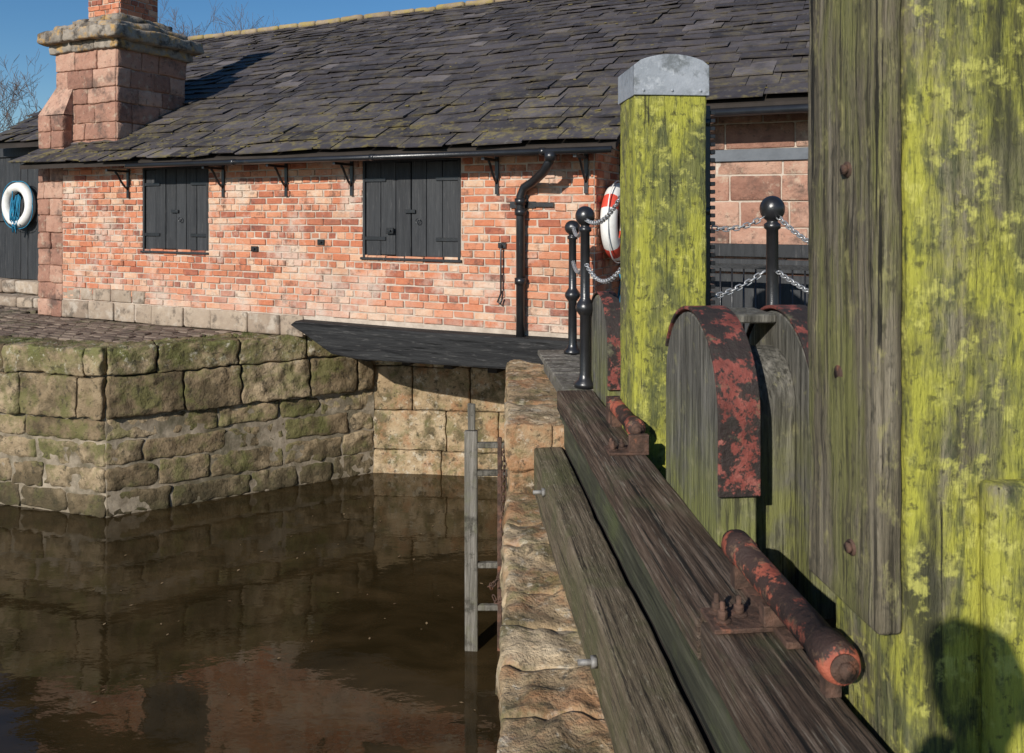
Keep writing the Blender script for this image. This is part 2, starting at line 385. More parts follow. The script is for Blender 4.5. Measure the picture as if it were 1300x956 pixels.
def sag(s_,w_): return .04*noise.noise(Vector((s_*.55,w_*.7,3.3)))*min(1,max(0,(RW-w_)))
def slate(s0,s1,w,expo,pale=None):
    Ls=expo*1.55
    th=R.uniform(.008,.016); lift=R.uniform(.022,.044)
    tw=R.uniform(-.022,.022); rot=R.uniform(-.026,.026); slip=R.uniform(-.018,.018)
    if R.random()<.06: slip-=R.uniform(.02,.06)
    vs=[]
    for (ss,k) in ((s0,0),(s1,1)):
        for (ll,hh) in ((slip+R.uniform(-.012,.012),lift+(tw if k else -tw)*.5),(Ls,.006)):
            for e in (0,th):
                y=w+ll*cosk+rot*(k-.5); z=rz(w)+ll*sink+sag(ss,w+ll)
                vs.append((ss, y-sink*(hh+e), z+cosk*(hh+e)+.03))
    c=pale if pale is not None else min(1,max(0,R.gauss(.43,.28)))
    a.add(vs,[(0,1,3,2),(4,6,7,5),(0,4,5,1),(2,3,7,6),(0,2,6,4),(1,5,7,3)],0,(c,R.random(),0))
w=E0-.03; row=0
while w<RW-.05:
    f=(w-E0)/(RW-E0); ex=lerp(.25,.16,f)*R.uniform(.88,1.12)
    if w<.30: s,e_= -6.22,1.70
    else: s,e_= lerp(-8.0,-8.9,(w-.3)/(RW-.3)),6.6
    s-=0.02; wl=lerp(.44,.36,f)
    s+= -R.uniform(0,.15)
    while s<e_:
        wd=R.uniform(wl*.42,wl*1.35)
        if s+wd>e_+.04: wd=e_-s+.001
        if wd>.05: slate(s+.002,s+wd-.004,w,ex,1.0 if R.random()<.012 else None)
        s+=wd
    w+=ex*cosk; row+=1
a.build('roof_slates',[M_slate],house,HM)
a=Acc(); s=-8.95
while s<6.6:
    l=R.uniform(.4,.55)
    a.rblock((s+l/2,RW,rz(RW)+.05+R.uniform(-.012,.012)),(l/2-.004,.11,.055),.045,.1,.02,None,0); s+=l
a.build('ridge_stones',[M_ridge],house,HM)
a=Acc()
for i in range(260):
    w=R.uniform(-.33,.7) if R.random()<.65 else R.uniform(.3,4.4)
    s_=R.uniform(-6.1,1.6) if w<.35 else R.uniform(-7.6,6.0)
    q=Vector((s_,w,rz(w)+.070+sag(s_,w))); rr_=R.uniform(.007,.018)
    a.rblock(q,(rr_*R.uniform(1,2.2),rr_,rr_*.45),rr_*.44,.05,.012,None,0,freq=12)
M_mc=pmat('moss_cushion',[(0,(.08,.065,.025)),(1,(.19,.155,.055))],scale=12,tintw=.5,bump=.5)
a.build('roof_moss',[M_mc],house,HM)
# chimney
ch=empty('chimney'); ch.parent=house; ch.matrix_world=HM
a=Acc()
cs=[]; z=.2; hs=[.24,.21,.26,.22,.25,.2,.24,.27]
for h in hs: cs.append((z,z+h,.012,.14)); z+=h
cs=[c for c in cs if c[0]<2.05]
masonry(a,(-6.13,.15),(1,0),1.13,cs,.3,.6,.008,.14,.014,.05,.012,hf=.8)
masonry(a,(-5.0,.15),(0,1),1.10,cs,.3,.6,.008,.14,.014,.05,.012,hf=.8)
masonry(a,(-6.13,1.25),(0,-1),1.10,cs,.3,.6,.008,.14,.014,.12,.012)
lowc=[(-1.36+i*.2175,-1.36+(i+1)*.2175,.012,.14) for i in range(12)]
masonry(a,(-6.28,.0),(1,0),.485,lowc,.3,.5,.008,.14,.014,.05,.012,hf=.8)
masonry(a,(-6.28,1.2),(0,-1),1.2,lowc,.3,.6,.008,.14,.014,.12,.012)
a.build('chimney_masonry',[M_sand],ch,HM)
a=Acc(); a.box((-6.12,.16,.0),(-5.01,1.24,2.1)); a.box((-6.27,.012,-1.36),(-5.8,1.19,1.24))
a.add([(-6.29,.0,1.25),(-5.79,.0,1.25),(-5.79,1.2,1.25),(-6.29,1.2,1.25),(-6.13,.14,1.62),(-5.79,.14,1.62),(-5.79,1.2,1.62),(-6.13,1.2,1.62)],[(0,1,5,4),(1,2,6,5),(2,3,7,6),(3,0,4,7),(4,5,6,7)],0)
a.build('chimney_core',[M_sand],ch,HM)
a=Acc()
def ring(s0,s1,w0,w1,z0,z1,r,amp):
    n=3
    for i in range(n):
        a.rblock((lerp(s0,s1,(i+.5)/n),(w0+w1)/2,(z0+z1)/2),((s1-s0)/n/2-.002,(w1-w0)/2,(z1-z0)/2),r,.05,amp,hf=.7)
ring(-6.20,-4.93,.09,1.32,2.06,2.19,.02,.02)
ring(-6.30,-4.83,-.01,1.41,2.18,2.34,.025,.028)
ring(-6.17,-4.95,.12,1.28,2.32,2.44,.05,.035)
ring(-6.02,-5.09,.26,1.14,2.42,2.54,.05,.035)
a.build('chimney_cap',[M_cap],ch,HM)
a=Acc(); bricks(a,(0,.4),'x',-5.85,-5.25,2.5,3.6); bricks(a,(-5.25,0),'y',.4,1.0,2.5,3.6); a.build('chimney_stack_bricks',[M_brick],ch,HM,bevel=.004)
a=Acc(); a.box((-5.848,.402,2.4),(-5.252,.998,3.6)); a.build('chimney_stack',[M_mortar],ch,HM)
a=Acc()
a.tube([(-4.2,-.345,.525),(1.66,-.345,.525)],.030,10)
for sx in (-2.6,-.8,1.0): a.tube([(sx,-.345,.525),(sx+.05,-.345,.525)],.036,10)
a.tube([(1.6,W0-.42,rz(W0-.42)-.06),(6.5,W0-.42,rz(W0-.42)-.06)],.04,10)
for sx in (-4.58,-3.04,-2.13,-1.263,.42,1.316):
    a.box((sx-.018,-.03,.16),(sx+.018,-.012,.52)); a.box((sx-.015,-.32,.47),(sx+.015,-.03,.495))
    a.tube([(sx,-.02,.26),(sx,-.07,.30),(sx,-.12,.36),(sx,-.17,.44),(sx,-.2,.47)],.013,6)
a.build('gutter',[M_iron],house,HM)
a=Acc()
a.tube([(1.10,-.345,.50),(1.08,-.34,.42),(1.02,-.30,.35),(.84,-.12,.27),(.73,-.08,.22),(.69,-.075,.14),(.69,-.075,-1.42)],.042,12)
for zz in (.12,.02,-.62,-1.25): a.tube([(.69,-.075,zz),(.69,-.075,zz-.06)],.056,12)
a.box((.56,-.03,.03),(.82,-.012,.09)); a.box((.80,-.035,.04),(1.0,-.012,.08)); a.tube([(1.1,-.345,.52),(1.1,-.345,.44)],.056,12)
a.tube([(.475,-.03,-.32),(.475,-.05,-.36),(.475,-.05,-.78),(.44,-.05,-.86),(.47,-.05,-.88),(.49,-.05,-.82)],.010,6)
a.box((.435,-.03,-.35),(.515,-.012,-.30))
a.build('drainpipe',[M_iron],house,HM)
a=Acc()
for (sx,zz) in ((-2.58,-.42),(-1.66,-.33),(-.79,-.20)): 
    a.box((sx-.045,-.03,zz-.03),(sx+.045,-.01,zz+.03)); a.box((sx-.02,-.05,zz-.012),(sx+.02,-.03,zz+.012))
a.build('wall_ties',[M_iron],house,HM,bevel=.004)
a=Acc()
poly=[(-1.97,-1.21),(-1.90,-1.165),(-.4,-1.175),(1.38,-1.16),(1.38,-1.45),(.2,-1.48),(-1.1,-1.51),(-1.42,-1.48),(-1.75,-1.31)]
a.extrude(poly,-.16,.2,0,axis=1)
a.build('tarred_beam',[M_blackbeam],house,HM,bevel=.02,seg=2)
a=Acc(); a.box((-2.6,.21,-1.50),(1.4,2.2,-1.36)); 
for i in range(6): a.box((-1.3+i*.5,.22,-1.6),(-1.2+i*.5,2.2,-1.505))
a.build('floor_joists',[M_dark],house,HM)

# ============================================================ LIFE RINGS
def life_ring(loc, rot3, Rr, red, rope):
    e=empty('life_ring')
    a=Acc()
    a.torus(loc,rot3,Rr,Rr*.27,48,14,matf=(lambda f:1 if red and ((f*4+.5)%1)<.22 else 0))
    a.build('ring',[M_white,M_orange],e)
    a=Acc(); L=Vector(loc)
    pts=[]
    for i in range(49):
        q=2*math.pi*i/48; rr=Rr*1.30+.03*abs(math.sin(2*q))
        pts.append(L+rot3@Vector((rr*math.cos(q),rr*math.sin(q),.02)))
    a.tube(pts,.006,6,0 if not rope else 1)
    if rope:
        for j in range(16):
            p0=L+rot3@Vector((R.uniform(-.10,.12),R.uniform(.0,.2),.05)); p1=L+rot3@Vector((R.uniform(-.13,.13),R.uniform(-.42,-.25),.05))
            mid=(p0+p1)/2+rot3@Vector((R.uniform(-.08,.08),0,R.uniform(.0,.04)))
            a.tube([p0,mid,p1,p1+rot3@Vector((R.uniform(-.05,.05),.12,.02))],.007,6,1)
    a.build('rope',[M_white,M_blue],e)
H3=HM.to_3x3()
rm_front=H3@Matrix.Rotation(math.pi/2,3,'X')
p=HM@Vector((-7.62,W0-.14,.09)); life_ring(p,rm_front,.26,False,True)
rm_end=H3@Matrix.Rotation(math.pi/2,3,'Z')@Matrix.Rotation(math.pi/2,3,'X')
p=HM@Vector((1.50,.36,-.10)); life_ring(p,rm_end,.29,True,False)
a=Acc()
for i in range(10):
    q=HM@Vector((1.50,.40+R.uniform(-.05,.15),-.55)); 
    a.tube([q,q+Vector((R.uniform(-.05,.05),0,-.2)),q+Vector((R.uniform(-.08,.08),0,-.45))],.008,6)
a.build('rope_coil',[M_blue])

# ============================================================ QUAY
C=(-3.97,7.7); Ee=(-1.58,9.04)
dR=Vector((Ee[0]-C[0],Ee[1]-C[1])); LR=dR.length; dR.normalize()
dL=Vector((1.27,-.36)).normalized(); LL=9.0
oL=(C[0]-dL.x*LL,C[1]-dL.y*LL)
quay=empty('quay_wall')
a=Acc()
q_c=courses_down(-1.33,-3.25,[.29,.42,.23,.24,.26,.24,.25],[.075,.065,0],[.42,.3,.22])
masonry(a,C,dR,LR,q_c,.45,1.0,.012,.3,.022,.032,.019,hf=1.25,wob=.008)
masonry(a,oL,dL,LL,q_c,.45,1.0,.012,.3,.022,.045,.019,hf=1.25,wob=.008)
a.build('quay_stones',[M_quay],quay)
a=Acc()
nR=Vector((dR.y,-dR.x)); nL=Vector((dL.y,-dL.x))
def off(p,n,k): return (p[0]+n.x*k,p[1]+n.y*k)
c1=(C[0],C[1]+.012)
poly=[off(oL,nL,-.008),c1,off(Ee,nR,-.008),(-1.6,10.5),(oL[0],oL[1]+3)]
vs=[(x,y,-1.37) for x,y in poly]+[(x,y,-4) for x,y in poly]; n=len(poly)
a.add(vs,[tuple(range(n)),tuple(range(2*n-1,n-1,-1))]+[(i,(i+1)%n,n+(i+1)%n,n+i) for i in range(n)],0)
a.build('quay_core',[M_quaym],quay)
a=Acc()
for i in range(40):
    if R.random()<.5: b0=Vector((C[0],C[1],0))+Vector((dR.x,dR.y,0))*R.uniform(.1,1.6)+Vector((nR.x,nR.y,0))*R.uniform(-.3,.06)
    else: b0=Vector((C[0],C[1],0))-Vector((dL.x,dL.y,0))*R.uniform(.1,2.5)+Vector((nL.x,nL.y,0))*R.uniform(-.3,.06)
    for j in range(14):
        q=b0+Vector((R.uniform(-.04,.04),R.uniform(-.04,.04),-1.345)); t=q+Vector((R.uniform(-.035,.035),R.uniform(-.035,.035),R.uniform(.015,.055)))
        wv=Vector((R.uniform(-1,1),R.uniform(-1,1),0)).normalized()*.003
        a.add([q-wv,q+wv,t],[(0,1,2)])
a.build('weeds',[M_leaf])
rec=empty('recess_wall')
a=Acc(); cB=courses_down(-1.50,-3.25,[.28,.5,.46,.4],[0],[.2])
masonry(a,(-1.62,9.05),(1.6,-.17),1.75,cB,.6,1.1,.010,.2,.016,.05,.012,hf=1); a.build('recess_stones',[M_lock],rec)
a=Acc(); a.box((-1.7,9.12,-4),(1.2,9.5,-1.5)); a.build('recess_core',[M_quaym],rec)

a=Acc()
s=-12.0
while s<-1.9:
    w=-3.4; k=0
    while w<W0:
        off2=.1 if k%2 else 0
        p=HM@Vector((s+off2+.1,w+.05,0))
        rel=Vector((p.x-C[0],p.y-C[1]))
        ok=(rel.dot(nR)<-.37 and rel.dot(nL)<-.37 and (w<-.12 or s<-6.7 and w<.3))
        if ok:
            dz=R.uniform(-.008,.008)+.012*noise.noise(Vector((p.x*2,p.y*2,0)))
            a.box((s+off2+.004,w+.004,-1.40),(s+off2+.196,w+.096,-1.337+dz),0,None,.004)
        w+=.1; k+=1
    s+=.2
a.build('pavement',[M_sett],None,HM,bevel=.01)

# ============================================================ GROUND / WATER
gpoly=[(-600,700),(700,700),(700,-600),(1.9,-600),(1.9,6.9),(1.9,9.6),(-1.7,9.7)]
e2=off(Ee,nR,-.2); c2=(C[0]-.02,C[1]+.22); l2=off(oL,nL,-.2)
gpoly += [(-1.75,e2[1]-.0),c2,l2,(-600,l2[1]+590*.2835)]
tri=geometry.tessellate_polygon([[Vector((x,y,0)) for x,y in gpoly]])
a=Acc(); a.add([(x,y,-1.375) for x,y in gpoly],[tuple(t) for t in tri],0); a.build('ground',[M_ground])
a=Acc(); a.add([(-700,-700,-4.2),(700,-700,-4.2),(700,700,-4.2),(-700,700,-4.2)],[(0,1,2,3)],0); a.build('canal_bed',[M_mud])
mw=bpy.data.materials.new('canal_water_surface'); mw.use_nodes=True
nt=mw.node_tree; N=nt.nodes; L=nt.links; bs=N['Principled BSDF']
bs.inputs['Roughness'].default_value=.035; bs.inputs['IOR'].default_value=1.33; bs.inputs['Specular IOR Level'].default_value=.62
tc=N.new('ShaderNodeTexCoord'); nz=N.new('ShaderNodeTexNoise'); nz.inputs['Scale'].default_value=1.6; nz.inputs['Detail'].default_value=8; nz.inputs['Distortion'].default_value=.8
mp=N.new('ShaderNodeMapping'); mp.inputs['Scale'].default_value=(1,1.6,1); L.new(tc.outputs['Object'],mp.inputs[0]); L.new(mp.outputs[0],nz.inputs['Vector'])
cr=N.new('ShaderNodeValToRGB'); L.new(nz.outputs['Fac'],cr.inputs[0])
cr.color_ramp.elements[0].position=.40; cr.color_ramp.elements[0].color=(.022,.015,.006,1)
cr.color_ramp.elements[1].position=.75; cr.color_ramp.elements[1].color=(.052,.034,.015,1); L.new(cr.outputs[0],bs.inputs['Base Color'])
n2=N.new('ShaderNodeTexNoise'); n2.inputs['Scale'].default_value=3.0; n2.inputs['Detail'].default_value=4; L.new(mp.outputs[0],n2.inputs['Vector'])
bp=N.new('ShaderNodeBump'); bp.inputs['Strength'].default_value=.10; bp.inputs['Distance'].default_value=.03
L.new(n2.outputs['Fac'],bp.inputs['Height']); L.new(bp.outputs[0],bs.inputs['Normal'])
a=Acc(); a.add([(-60,-60,-3.0),(1.5,-60,-3.0),(1.5,10.4,-3.0),(-60,26,-3.0)],[(0,1,2,3)],0); a.build('canal_water',[mw])
a=Acc()
for i in range(60):
    q=Vector((R.uniform(-3.4,-.15),R.uniform(4.4,8.2),-2.996))
    if q.y>7.4 and q.x<-2.2: continue
    an=R.uniform(0,6.28); l=R.uniform(.008,.022); u=Vector((math.cos(an),math.sin(an),0))*l; v=Vector((-math.sin(an),math.cos(an),0))*l*.5
    a.add([q-u,q+v,q+u,q-v],[(0,1,2,3)])
M_dead=pmat('dead_leaf',[(0,(.10,.06,.03)),(1,(.28,.20,.11))],tintw=.9,bump=0)
a.build('floating_leaves',[M_dead])

# ============================================================ LOCK WALL
lw=empty('lock_wall')
a=Acc()
masonry(a,(-.03,8.9),(0,-1),3.85,courses_down(-1.37,-3.3,[.30,.32,.28,.3],[.01,0],[.5,.25]),.35,.75,.010,.3,.022,.04,.022,hf=.9)
masonry(a,(-.03,5.05),(0,-1),4.1,courses_down(-1.80,-3.3,[.28,.3,.28],[.01,0],[.62,.25]),.25,.55,.010,.3,.025,.03,.024,hf=1.0)
masonry(a,(-.03,.95),(0,-1),4.1,courses_down(-1.60,-3.3,[.3,.28,.3],[.01,0],[.62,.25]),.4,.7,.015,.3,.03,.12,.01)
masonry(a,(-.03,5.05),(1,0),.6,[(-1.66,-1.37,0,.3),(-1.84,-1.66,0,.3)],.3,.5,.010,.3,.02,.04,.02,hf=.9)
a.build('lock_stones',[M_lock],lw)
a=Acc(); a.box((.03,5.1,-4),(1.9,9.3,-1.41)); a.box((.03,.9,-4),(1.9,5.1,-1.83)); a.box((.03,-8,-4),(1.9,.9,-1.66)); a.build('lock_core',[M_quaym],lw)

# ladder
a=Acc()
a.box((-.325,5.37,-3.4),(-.235,5.42,-1.50),0,None,.004); a.box((-.300,5.372,-1.5),(-.25,5.418,-1.32),0,None,.004)
a.box((-.10,5.37,-3.4),(-.068,5.42,-1.55),2,None,.002)
for zz in (-1.60,-1.79,-2.42,-2.71,-3.05): a.box((-.24,5.375,zz-.02),(-.02,5.415,zz+.018),0)
a.build('ladder',[M_grey,M_rust,M_rust],bevel=.006)
a=Acc()
chain(a,(-.05,5.2,-1.55),(-.06,5.2,-2.35),.0,.05); chain(a,(-.06,5.2,-2.35),(-.15,5.25,-2.5),.03,.05); chain(a,(-.15,5.25,-2.45),(-.02,5.2,-2.3),.22,.05)
a.build('mooring_chain',[M_rust])

# ============================================================ LOCK GATE
gate=empty('lock_gate',GM)
a=Acc()
a.rblock((.865,3.75,-1.265),(.12,1.48,.065),.010,.07,.007,None,0,freq=2)
a.rblock((.867,1.12,-1.267),(.119,1.14,.063),.010,.07,.007,None,0,freq=2)
a.build('top_beam',[M_oak],gate,GM)
a=Acc(); a.rblock((.868,2.6,-1.42),(.112,2.58,.10),.012,.09,.006,None,0,freq=2); a.build('lower_beam',[M_beamside],gate,GM)
a=Acc(); a.rblock((.652,3.0,-1.66),(.09,2.0,.155),.015,.06,.008,None,0,freq=2,hf=.6); a.build('fender_beam',[M_fender],gate,GM)
a=Acc(); a.box((.76,.3,-3.6),(1.3,5.2,-1.525)); a.build('gate_leaf',[M_dark],gate,GM)
a=Acc()
def bolt(p, axis='z', r=.016, h=.03, m=0):
    p=Vector(p); d={'z':Vector((0,0,1)),'x':Vector((-1,0,0)),'y':Vector((0,-1,0))}[axis]
    a.tube([p,p+d*.006],r*1.6,12,m); a.tube([p+d*.006,p+d*(.006+h*.5)],r,6,m); a.tube([p+d*.006,p+d*(.006+h)],r*.5,8,m)
a.box((.76,2.17,-1.199),(1.0,2.30,-1.185)); a.box((.93,2.08,-1.199),(1.01,2.42,-1.18)); a.box((.9,2.16,-1.18),(1.0,2.2,-1.12))
for q in ((.80,2.22,-1.185),(.86,2.25,-1.185),(.80,2.27,-1.185)): bolt(q,h=.05)
a.box((.80,3.80,-1.199),(1.0,3.93,-1.185)); a.box((.90,3.80,-1.185),(1.0,3.83,-1.1)); a.box((.92,4.38,-1.199),(1.0,4.46,-1.06))
for q in ((.83,3.85,-1.185),(.83,3.90,-1.185),(.88,3.88,-1.185)): bolt(q,h=.04)
a.build('iron_plates',[M_rust],gate,GM,bevel=.003)
a=Acc()
for q in ((.562,4.4,-1.58),(.562,2.9,-1.68),(.562,2.2,-1.68)): a.tube([q,(q[0]-.07,q[1],q[2])],.011,10); a.tube([q,(q[0]-.02,q[1],q[2])],.022,6)
a.build('fender_bolts',[M_boltdull],gate,GM)
for (y0,y1,zc,rr,xc) in ((1.78,2.50,-1.075,.046,.935),(3.86,4.42,-1.09,.044,.955)):
    a=Acc()
    ys=[y0,y0+.02,y0+.024,y0+.09,y0+.094,y1-.10,y1-.096,y1-.03,y1-.02,y1]
    rs=[rr*.9,rr*1.10,rr*1.12,rr*1.12,rr*.96,rr*.96,rr*1.08,rr*1.08,rr*.8,rr*.8]
    a.tube([(xc,y,zc) for y in ys],rs,24); a.tube([(xc,y0-.02,zc),(xc,y0,zc)],rr*.42,6,1); a.tube([(xc,y0-.006,zc),(xc,y0,zc)],rr*.75,20,1)
    a.box((xc-.02,y0+.05,zc-.10),(xc+.02,y0+.08,zc-.03),1); a.box((xc-.03,y1-.10,zc-.11),(xc+.03,y1-.06,zc-.03),1)
    a.build('paddle_roller',[M_roller,M_rust],gate,GM)

def gate_post(x0,x1,y0,y1,far):
    e=empty('gate_post',GM)
    a=Acc(); xa=x0 if far else x0+.068
    a.rblock(((xa+x1)/2,(y0+y1)/2,-.42),((x1-xa)/2,(y1-y0)/2,1.15),.012,.04,.008,None,0,freq=2,hf=.6)
    a.build('post_timber',[M_moss],e,GM)
    if not far:
        a=Acc(); a.rblock((x0+.03,(y0+y1)/2+.008,-.09),(.03,(y1-y0)/2,.86),.01,.04,.007,None,0,freq=2,hf=.6)
        a.build('side_plank',[M_moss2],e,GM)
        a=Acc(); a.rblock((1.39,y0-.032,-1.05),(.2,.028,.45),.015,.06,.008,None,0,freq=2); a.build('front_block',[M_moss],e,GM)
    a=Acc(); xl,xr=x0-.008,x1+.008
    prof=[(xl,.60),(xl,.755)]
    for i in range(1,12):
        f=i/12; prof.append((lerp(xl,xr,f),.755+.058*math.sin(math.pi*f)**.6))
    prof+=[(xr,.755),(xr,.60)]
    a.extrude(prof,y0-.01,y1+.01,0,axis=1)
    for q in (.12,.5,.88): a.tube([(lerp(xl,xr,q),y0-.010,.625),(lerp(xl,xr,q),y0-.016,.625)],.008,8)
    a.build('lead_cap',[M_lead],e,GM,bevel=.012,seg=2)
    return e
p1=gate_post(.98,1.36,4.0,4.37,True); p2=gate_post(.965,1.45,1.68,2.02,False)
a=Acc()
for q in ((.967,1.82,.10),(.967,1.80,-.80)):
    a.tube([(q[0]+.02,q[1],q[2]),(q[0]-.006,q[1],q[2])],.019,14); a.tube([(q[0]-.006,q[1],q[2]),(q[0]-.016,q[1],q[2])],.013,6)
a.tube([(.99,1.86,-.40),(.962,1.86,-.40)],.022,16)
a.build('post_bolts',[M_rust],p2,GM)
a=Acc()
for zz in (.47,.0): a.tube([(1.35,4.1,zz),(1.40,4.1,zz)],.03,10)
a.build('post_bolts',[M_iron],p1,GM)
a=Acc(); a.box((1.368,4.08,-.6),(1.405,4.14,.56)); z=-.58
while z<.54:
    a.box((1.403,4.08,z),(1.432,4.14,z+.022)); z+=.042
a.build('paddle_rack',[M_iron],gate,GM,bevel=.003)
def cover(yf,yb,zt,zrim,zb,cheeks,panel):
    e=empty('paddle_gear_cover',GM)
    r=(yb-yf)/2; yc=(yf+yb)/2; zc=zt-r
    a=Acc()
    def arc(rr,n=22): return [(yc-rr*math.cos(math.pi*i/n),zc+rr*math.sin(math.pi*i/n)) for i in range(n+1)]
    for (x0,x1) in cheeks:
        pr=[(yc-r+.01,zb)]+arc(r-.01)+[(yb-.01,zb)]
        a.extrude(pr,x0,x1,0,axis=0)
    if panel:
        r2=r-.15; pr=[(yc-r2,zb)]+arc(r2)+[(yb-.16,zb)]
        a.extrude(pr,cheeks[0][1]+.001,cheeks[-1][0]-.001,0,axis=0)
        a.box((cheeks[0][1]+.001,yc-.02,zt-.055),(cheeks[-1][0]-.001,yc+.22,zt-.02))
    a.build('timber_body',[M_cover],e,GM,bevel=.006)
    a=Acc()
    for (x0,x1) in cheeks:
        inner=[(yf,zrim)]+arc(r)[:-3]; 
        outer=[(yf-.014,zrim)]+arc(r+.014)[:-3]
        n=len(inner); vs=[]
        for x in (x0-.006,x1+.006):
            vs+=[(x,p[0],p[1]) for p in inner]+[(x,p[0],p[1]) for p in outer]
        fs=[]
        for i in range(n-1):
            fs+= [(i,i+1,n+i+1,n+i),(2*n+i,3*n+i,3*n+i+1,2*n+i+1),(n+i,n+i+1,3*n+i+1,3*n+i),(i,2*n+i,2*n+i+1,i+1)]
        fs+=[(0,n,3*n,2*n),(n-1,3*n-1,4*n-1,2*n-1)]
        a.add(vs,fs,0)
    a.build('iron_band',[M_redpaint],e,GM,bevel=.003)
cover(2.77,3.47,-.40,-1.03,-1.5,[(.985,1.13),(1.345,1.47)],True)
cover(4.78,5.42,-.54,-1.10,-1.3,[(1.0,1.10)],False)

a=Acc(); y=5.26
while y<6.68:
    a.box((.80,y+.006,-1.25),(1.95,y+.135,-1.205+R.uniform(-.004,.004)),0,None,.002); y+=.14
y=.2
while y<5.24:
    a.box((1.48,y+.006,-1.25),(2.5,y+.135,-1.205+R.uniform(-.004,.004)),0,None,.002); y+=.14
a.box((.84,5.26,-1.37),(.92,6.7,-1.253)); a.box((1.5,.2,-1.40),(1.58,5.2,-1.253)); a.box((2.3,.2,-1.40),(2.38,5.2,-1.253))
a.build('walkway',[M_grey],None,GM,bevel=.006)

def rail_post(x,y,z0,h):
    s=h/1.22; a=Acc()
    pr=[(.0,0),(.075,0),(.075,.03),(.05,.05),(.038,.09),(.036,.48)]
    pr+=[(.036+.030*math.sin(math.pi*i/8),.48+.11*i/8) for i in range(1,8)]+[(.034,.60),(.032,1.04),(.045,1.05),(.045,1.07),(.03,1.08)]
    zc=1.15; rr=.068
    pr+=[(rr*math.sin(math.pi*(.15+.85*i/12)),zc-rr*math.cos(math.pi*(.15+.85*i/12))) for i in range(13)]
    a.lathe([(r,z*s) for r,z in pr],(x,y,z0)); a.build('railing_post',[M_iron],None,GM)
rail_post(.955,5.33,-1.203,1.24); rail_post(1.075,6.60,-1.205,1.13); rail_post(1.795,4.2,-1.203,1.29); rail_post(1.80,2.3,-1.203,1.27)
a=Acc()
chain(a,(.955,5.28,-.06),(.985,4.37,.08),.07); chain(a,(.955,5.28,-.36),(.985,4.37,-.33),.09)
chain(a,(1.075,6.58,-.12),(.955,5.36,-.06),.10); chain(a,(1.075,6.58,-.42),(.955,5.36,-.36),.08)
chain(a,(1.75,4.2,-.03),(1.43,4.12,-.09),.03); chain(a,(1.75,4.2,-.33),(1.43,4.12,-.46),.02)
chain(a,(1.81,4.16,-.03),(1.80,2.34,.0),.20); chain(a,(1.81,4.16,-.33),(1.80,2.34,-.3),.12)
a.build('safety_chain',[M_steel],None,GM)
a=Acc(); a.box((1.7,.28,-.50),(5.6,.31,-.46)); a.box((1.7,.28,-1.18),(5.6,.31,-1.15)); s=1.75
while s<5.6: a.tube([(s,.295,-1.37),(s,.295,-.48)],.008,6); s+=.10
a.build('iron_railing',[M_iron],None,HM)

# ============================================================ TREES
def tree(base,h,seed,depth=6,r0=.1):
    rr=random.Random(seed); a=Acc()
    def br(p,d,l,r,k):
        n=4; pts=[p]; rad=[r]; q=p.copy(); dd=d.copy()
        for i in range(n):
            dd=(dd+Vector((rr.uniform(-1,1),rr.uniform(-1,1),rr.uniform(-.4,.8)))*.13).normalized()
            q=q+dd*l/n; pts.append(q.copy()); rad.append(max(.005,r*(1-.45*(i+1)/n)))
        a.tube(pts,rad,5 if k>3 else 3,0,None,False)
        if k<=0: return
        for j in range(rr.choice((2,3,3)) if k>1 else 3):
            f=rr.uniform(.4,1); idx=min(n,max(1,int(f*n+.5)))
            ax=dd.cross(Vector((rr.uniform(-1,1),rr.uniform(-1,1),rr.uniform(-1,1)))).normalized()
            nd=(Matrix.Rotation(rr.uniform(.3,.85),3,ax)@dd+Vector((0,0,.12))).normalized()
            br(pts[idx],nd,l*rr.uniform(.66,.84),rad[idx]*.66,k-1)
    br(Vector(base),Vector((0,0,1)),h*.3,r0,depth)
    a.build('bare_tree',[M_bark])
tree((-13.2,21.5,-1.4),6.2,3,depth=7,r0=.16)
tree((-16.5,25,-1.4),7.4,8,depth=7,r0=.18)
tree((-12.2,33,-1.4),11.2,5,depth=7,r0=.25)

# ============================================================ PHOTOGRAPHER
ph=empty('photographer')
def skinned(name,verts,edges,radii,mat,lv=2):
    me=bpy.data.meshes.new(name); me.from_pydata(verts,edges,[]); me.materials.append(mat)
    ob=bpy.data.objects.new(name,me); sc.collection.objects.link(ob); ob.parent=ph
    md=ob.modifiers.new('skin','SKIN'); md.use_smooth_shade=True
    for i,r in enumerate(radii): me.skin_vertices[0].data[i].radius=(r,r)
    me.skin_vertices[0].data[0].use_root=True
    sb=ob.modifiers.new('sub','SUBSURF'); sb.levels=lv; sb.render_levels=lv
X,Y=-.14,-.32
vs=[(X,Y,-.72),(X,Y,-.5),(X,Y+.01,-.25),(X,Y+.02,-.12),
    (X-.19,Y,-.20),(X-.25,Y+.06,-.42),(-.12,-.14,-.10),
    (X+.19,Y,-.20),(X+.26,Y+.06,-.42),(.09,-.14,-.12)]
skinned('coat',vs,[(0,1),(1,2),(2,3),(2,4),(4,5),(5,6),(2,7),(7,8),(8,9)],[.15,.14,.14,.07,.075,.055,.04,.075,.055,.04],M_coat)
vs=[(X,Y,-.72),(X-.10,Y,-.80),(X-.11,Y+.03,-1.15),(X-.11,Y,-1.52),(X+.10,Y,-.80),(X+.11,Y+.03,-1.15),(X+.11,Y,-1.52)]
skinned('trousers',vs,[(0,1),(1,2),(2,3),(0,4),(4,5),(5,6)],[.14,.10,.07,.055,.10,.07,.055],M_jean)
for sx in (-.11,.11):
    a=Acc(); a.rblock((X+sx,Y+.06,-1.555),(.05,.14,.045),.035,.05,0,None); a.build('shoe',[M_plastic],ph)
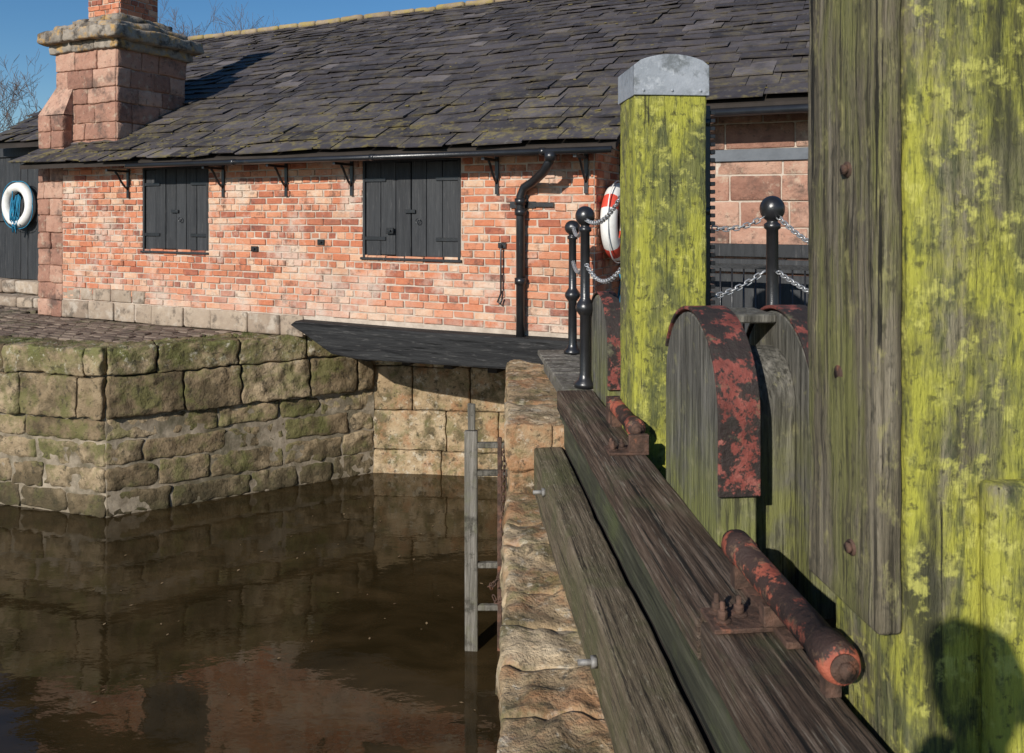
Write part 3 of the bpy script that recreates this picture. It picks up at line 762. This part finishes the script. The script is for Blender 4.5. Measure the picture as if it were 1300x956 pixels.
a=Acc(); a.rblock((-.35,-.4,-1.62),(.5,.6,.02),.01,.2,.002); a.build('landing_plank',[M_grey])
a=Acc(); hc=Vector((-.13,-.25,.07))
a.rblock(hc,(.075,.095,.12),.074,.04,0,None,0); a.rblock(hc+Vector((0,.1,-.01)),(.013,.02,.025),.012,.02,0); a.tube([hc+Vector((0,-.02,-.08)),hc+Vector((-.01,-.06,-.22))],.055,12)
a.rblock(hc+Vector((-.078,0,0)),(.012,.02,.03),.01,.02,0); a.rblock(hc+Vector((.078,0,0)),(.012,.02,.03),.01,.02,0)
a.rblock(hc+Vector((0,-.01,.05)),(.09,.11,.09),.088,.04,0,None,1)
a.build('head_and_hat',[M_skin,M_coat],ph)
for sx,b in ((-1,(-.12,-.14,-.10)),(1,(.09,-.14,-.12))):
    b=Vector(b)
    vs=[b,b+Vector((-sx*.015,.03,.04))]; ed=[(0,1)]; rd=[.028,.03]
    for k in range(4):
        o=len(vs); st=b+Vector((-sx*.02,.04,.03+.018*k)); vs+=[st,st+Vector((-sx*.03,.012,.004)),st+Vector((-sx*.045,-.008,.004))]
        ed+=[(1,o),(o,o+1),(o+1,o+2)]; rd+=[.011,.009,.008]
    skinned('hand',vs,ed,rd,M_skin,1)
a=Acc(); a.box((-.075,-.13,-.06),(.06,-.075,.035)); a.tube([(0,-.08,-.01),(0,-.02,-.01)],.036,20); a.box((-.03,-.125,.035),(.03,-.08,.06))
a.build('held_camera',[M_plastic],ph,bevel=.006)

# ============================================================ LIGHT, SKY, CAMERA
EL=math.radians(26); AZ=math.radians(30)
d=Vector((math.sin(AZ)*math.cos(EL),math.cos(AZ)*math.cos(EL),-math.sin(EL)))
sl=bpy.data.lights.new('sun','SUN'); sl.energy=5.0; sl.angle=math.radians(.5); sl.color=(1,.95,.87)
so=bpy.data.objects.new('sun',sl); so.rotation_euler=d.to_track_quat('-Z','Y').to_euler(); so.location=(-5,-10,8); sc.collection.objects.link(so)
wd=bpy.data.worlds.new('World'); sc.world=wd; wd.use_nodes=True
nt=wd.node_tree; sk=nt.nodes.new('ShaderNodeTexSky'); sk.sky_type='NISHITA'; sk.sun_disc=False
sk.sun_elevation=EL; sk.sun_rotation=math.radians(210); sk.air_density=1.0; sk.dust_density=.2; sk.ozone_density=4.0
hs_=nt.nodes.new('ShaderNodeHueSaturation'); hs_.inputs['Saturation'].default_value=1.2
nt.links.new(sk.outputs[0],hs_.inputs['Color']); nt.links.new(hs_.outputs[0],nt.nodes['Background'].inputs['Color']); nt.nodes['Background'].inputs['Strength'].default_value=.10
cd=bpy.data.cameras.new('camera'); cd.sensor_width=36; cd.lens=27.7; cd.shift_y=-.1615; cd.clip_start=.05; cd.clip_end=3000
cd.dof.use_dof=True; cd.dof.focus_distance=7.0; cd.dof.aperture_fstop=8
co=bpy.data.objects.new('camera',cd); co.location=(0,0,0); co.rotation_euler=(math.pi/2,0,0); sc.collection.objects.link(co); sc.camera=co
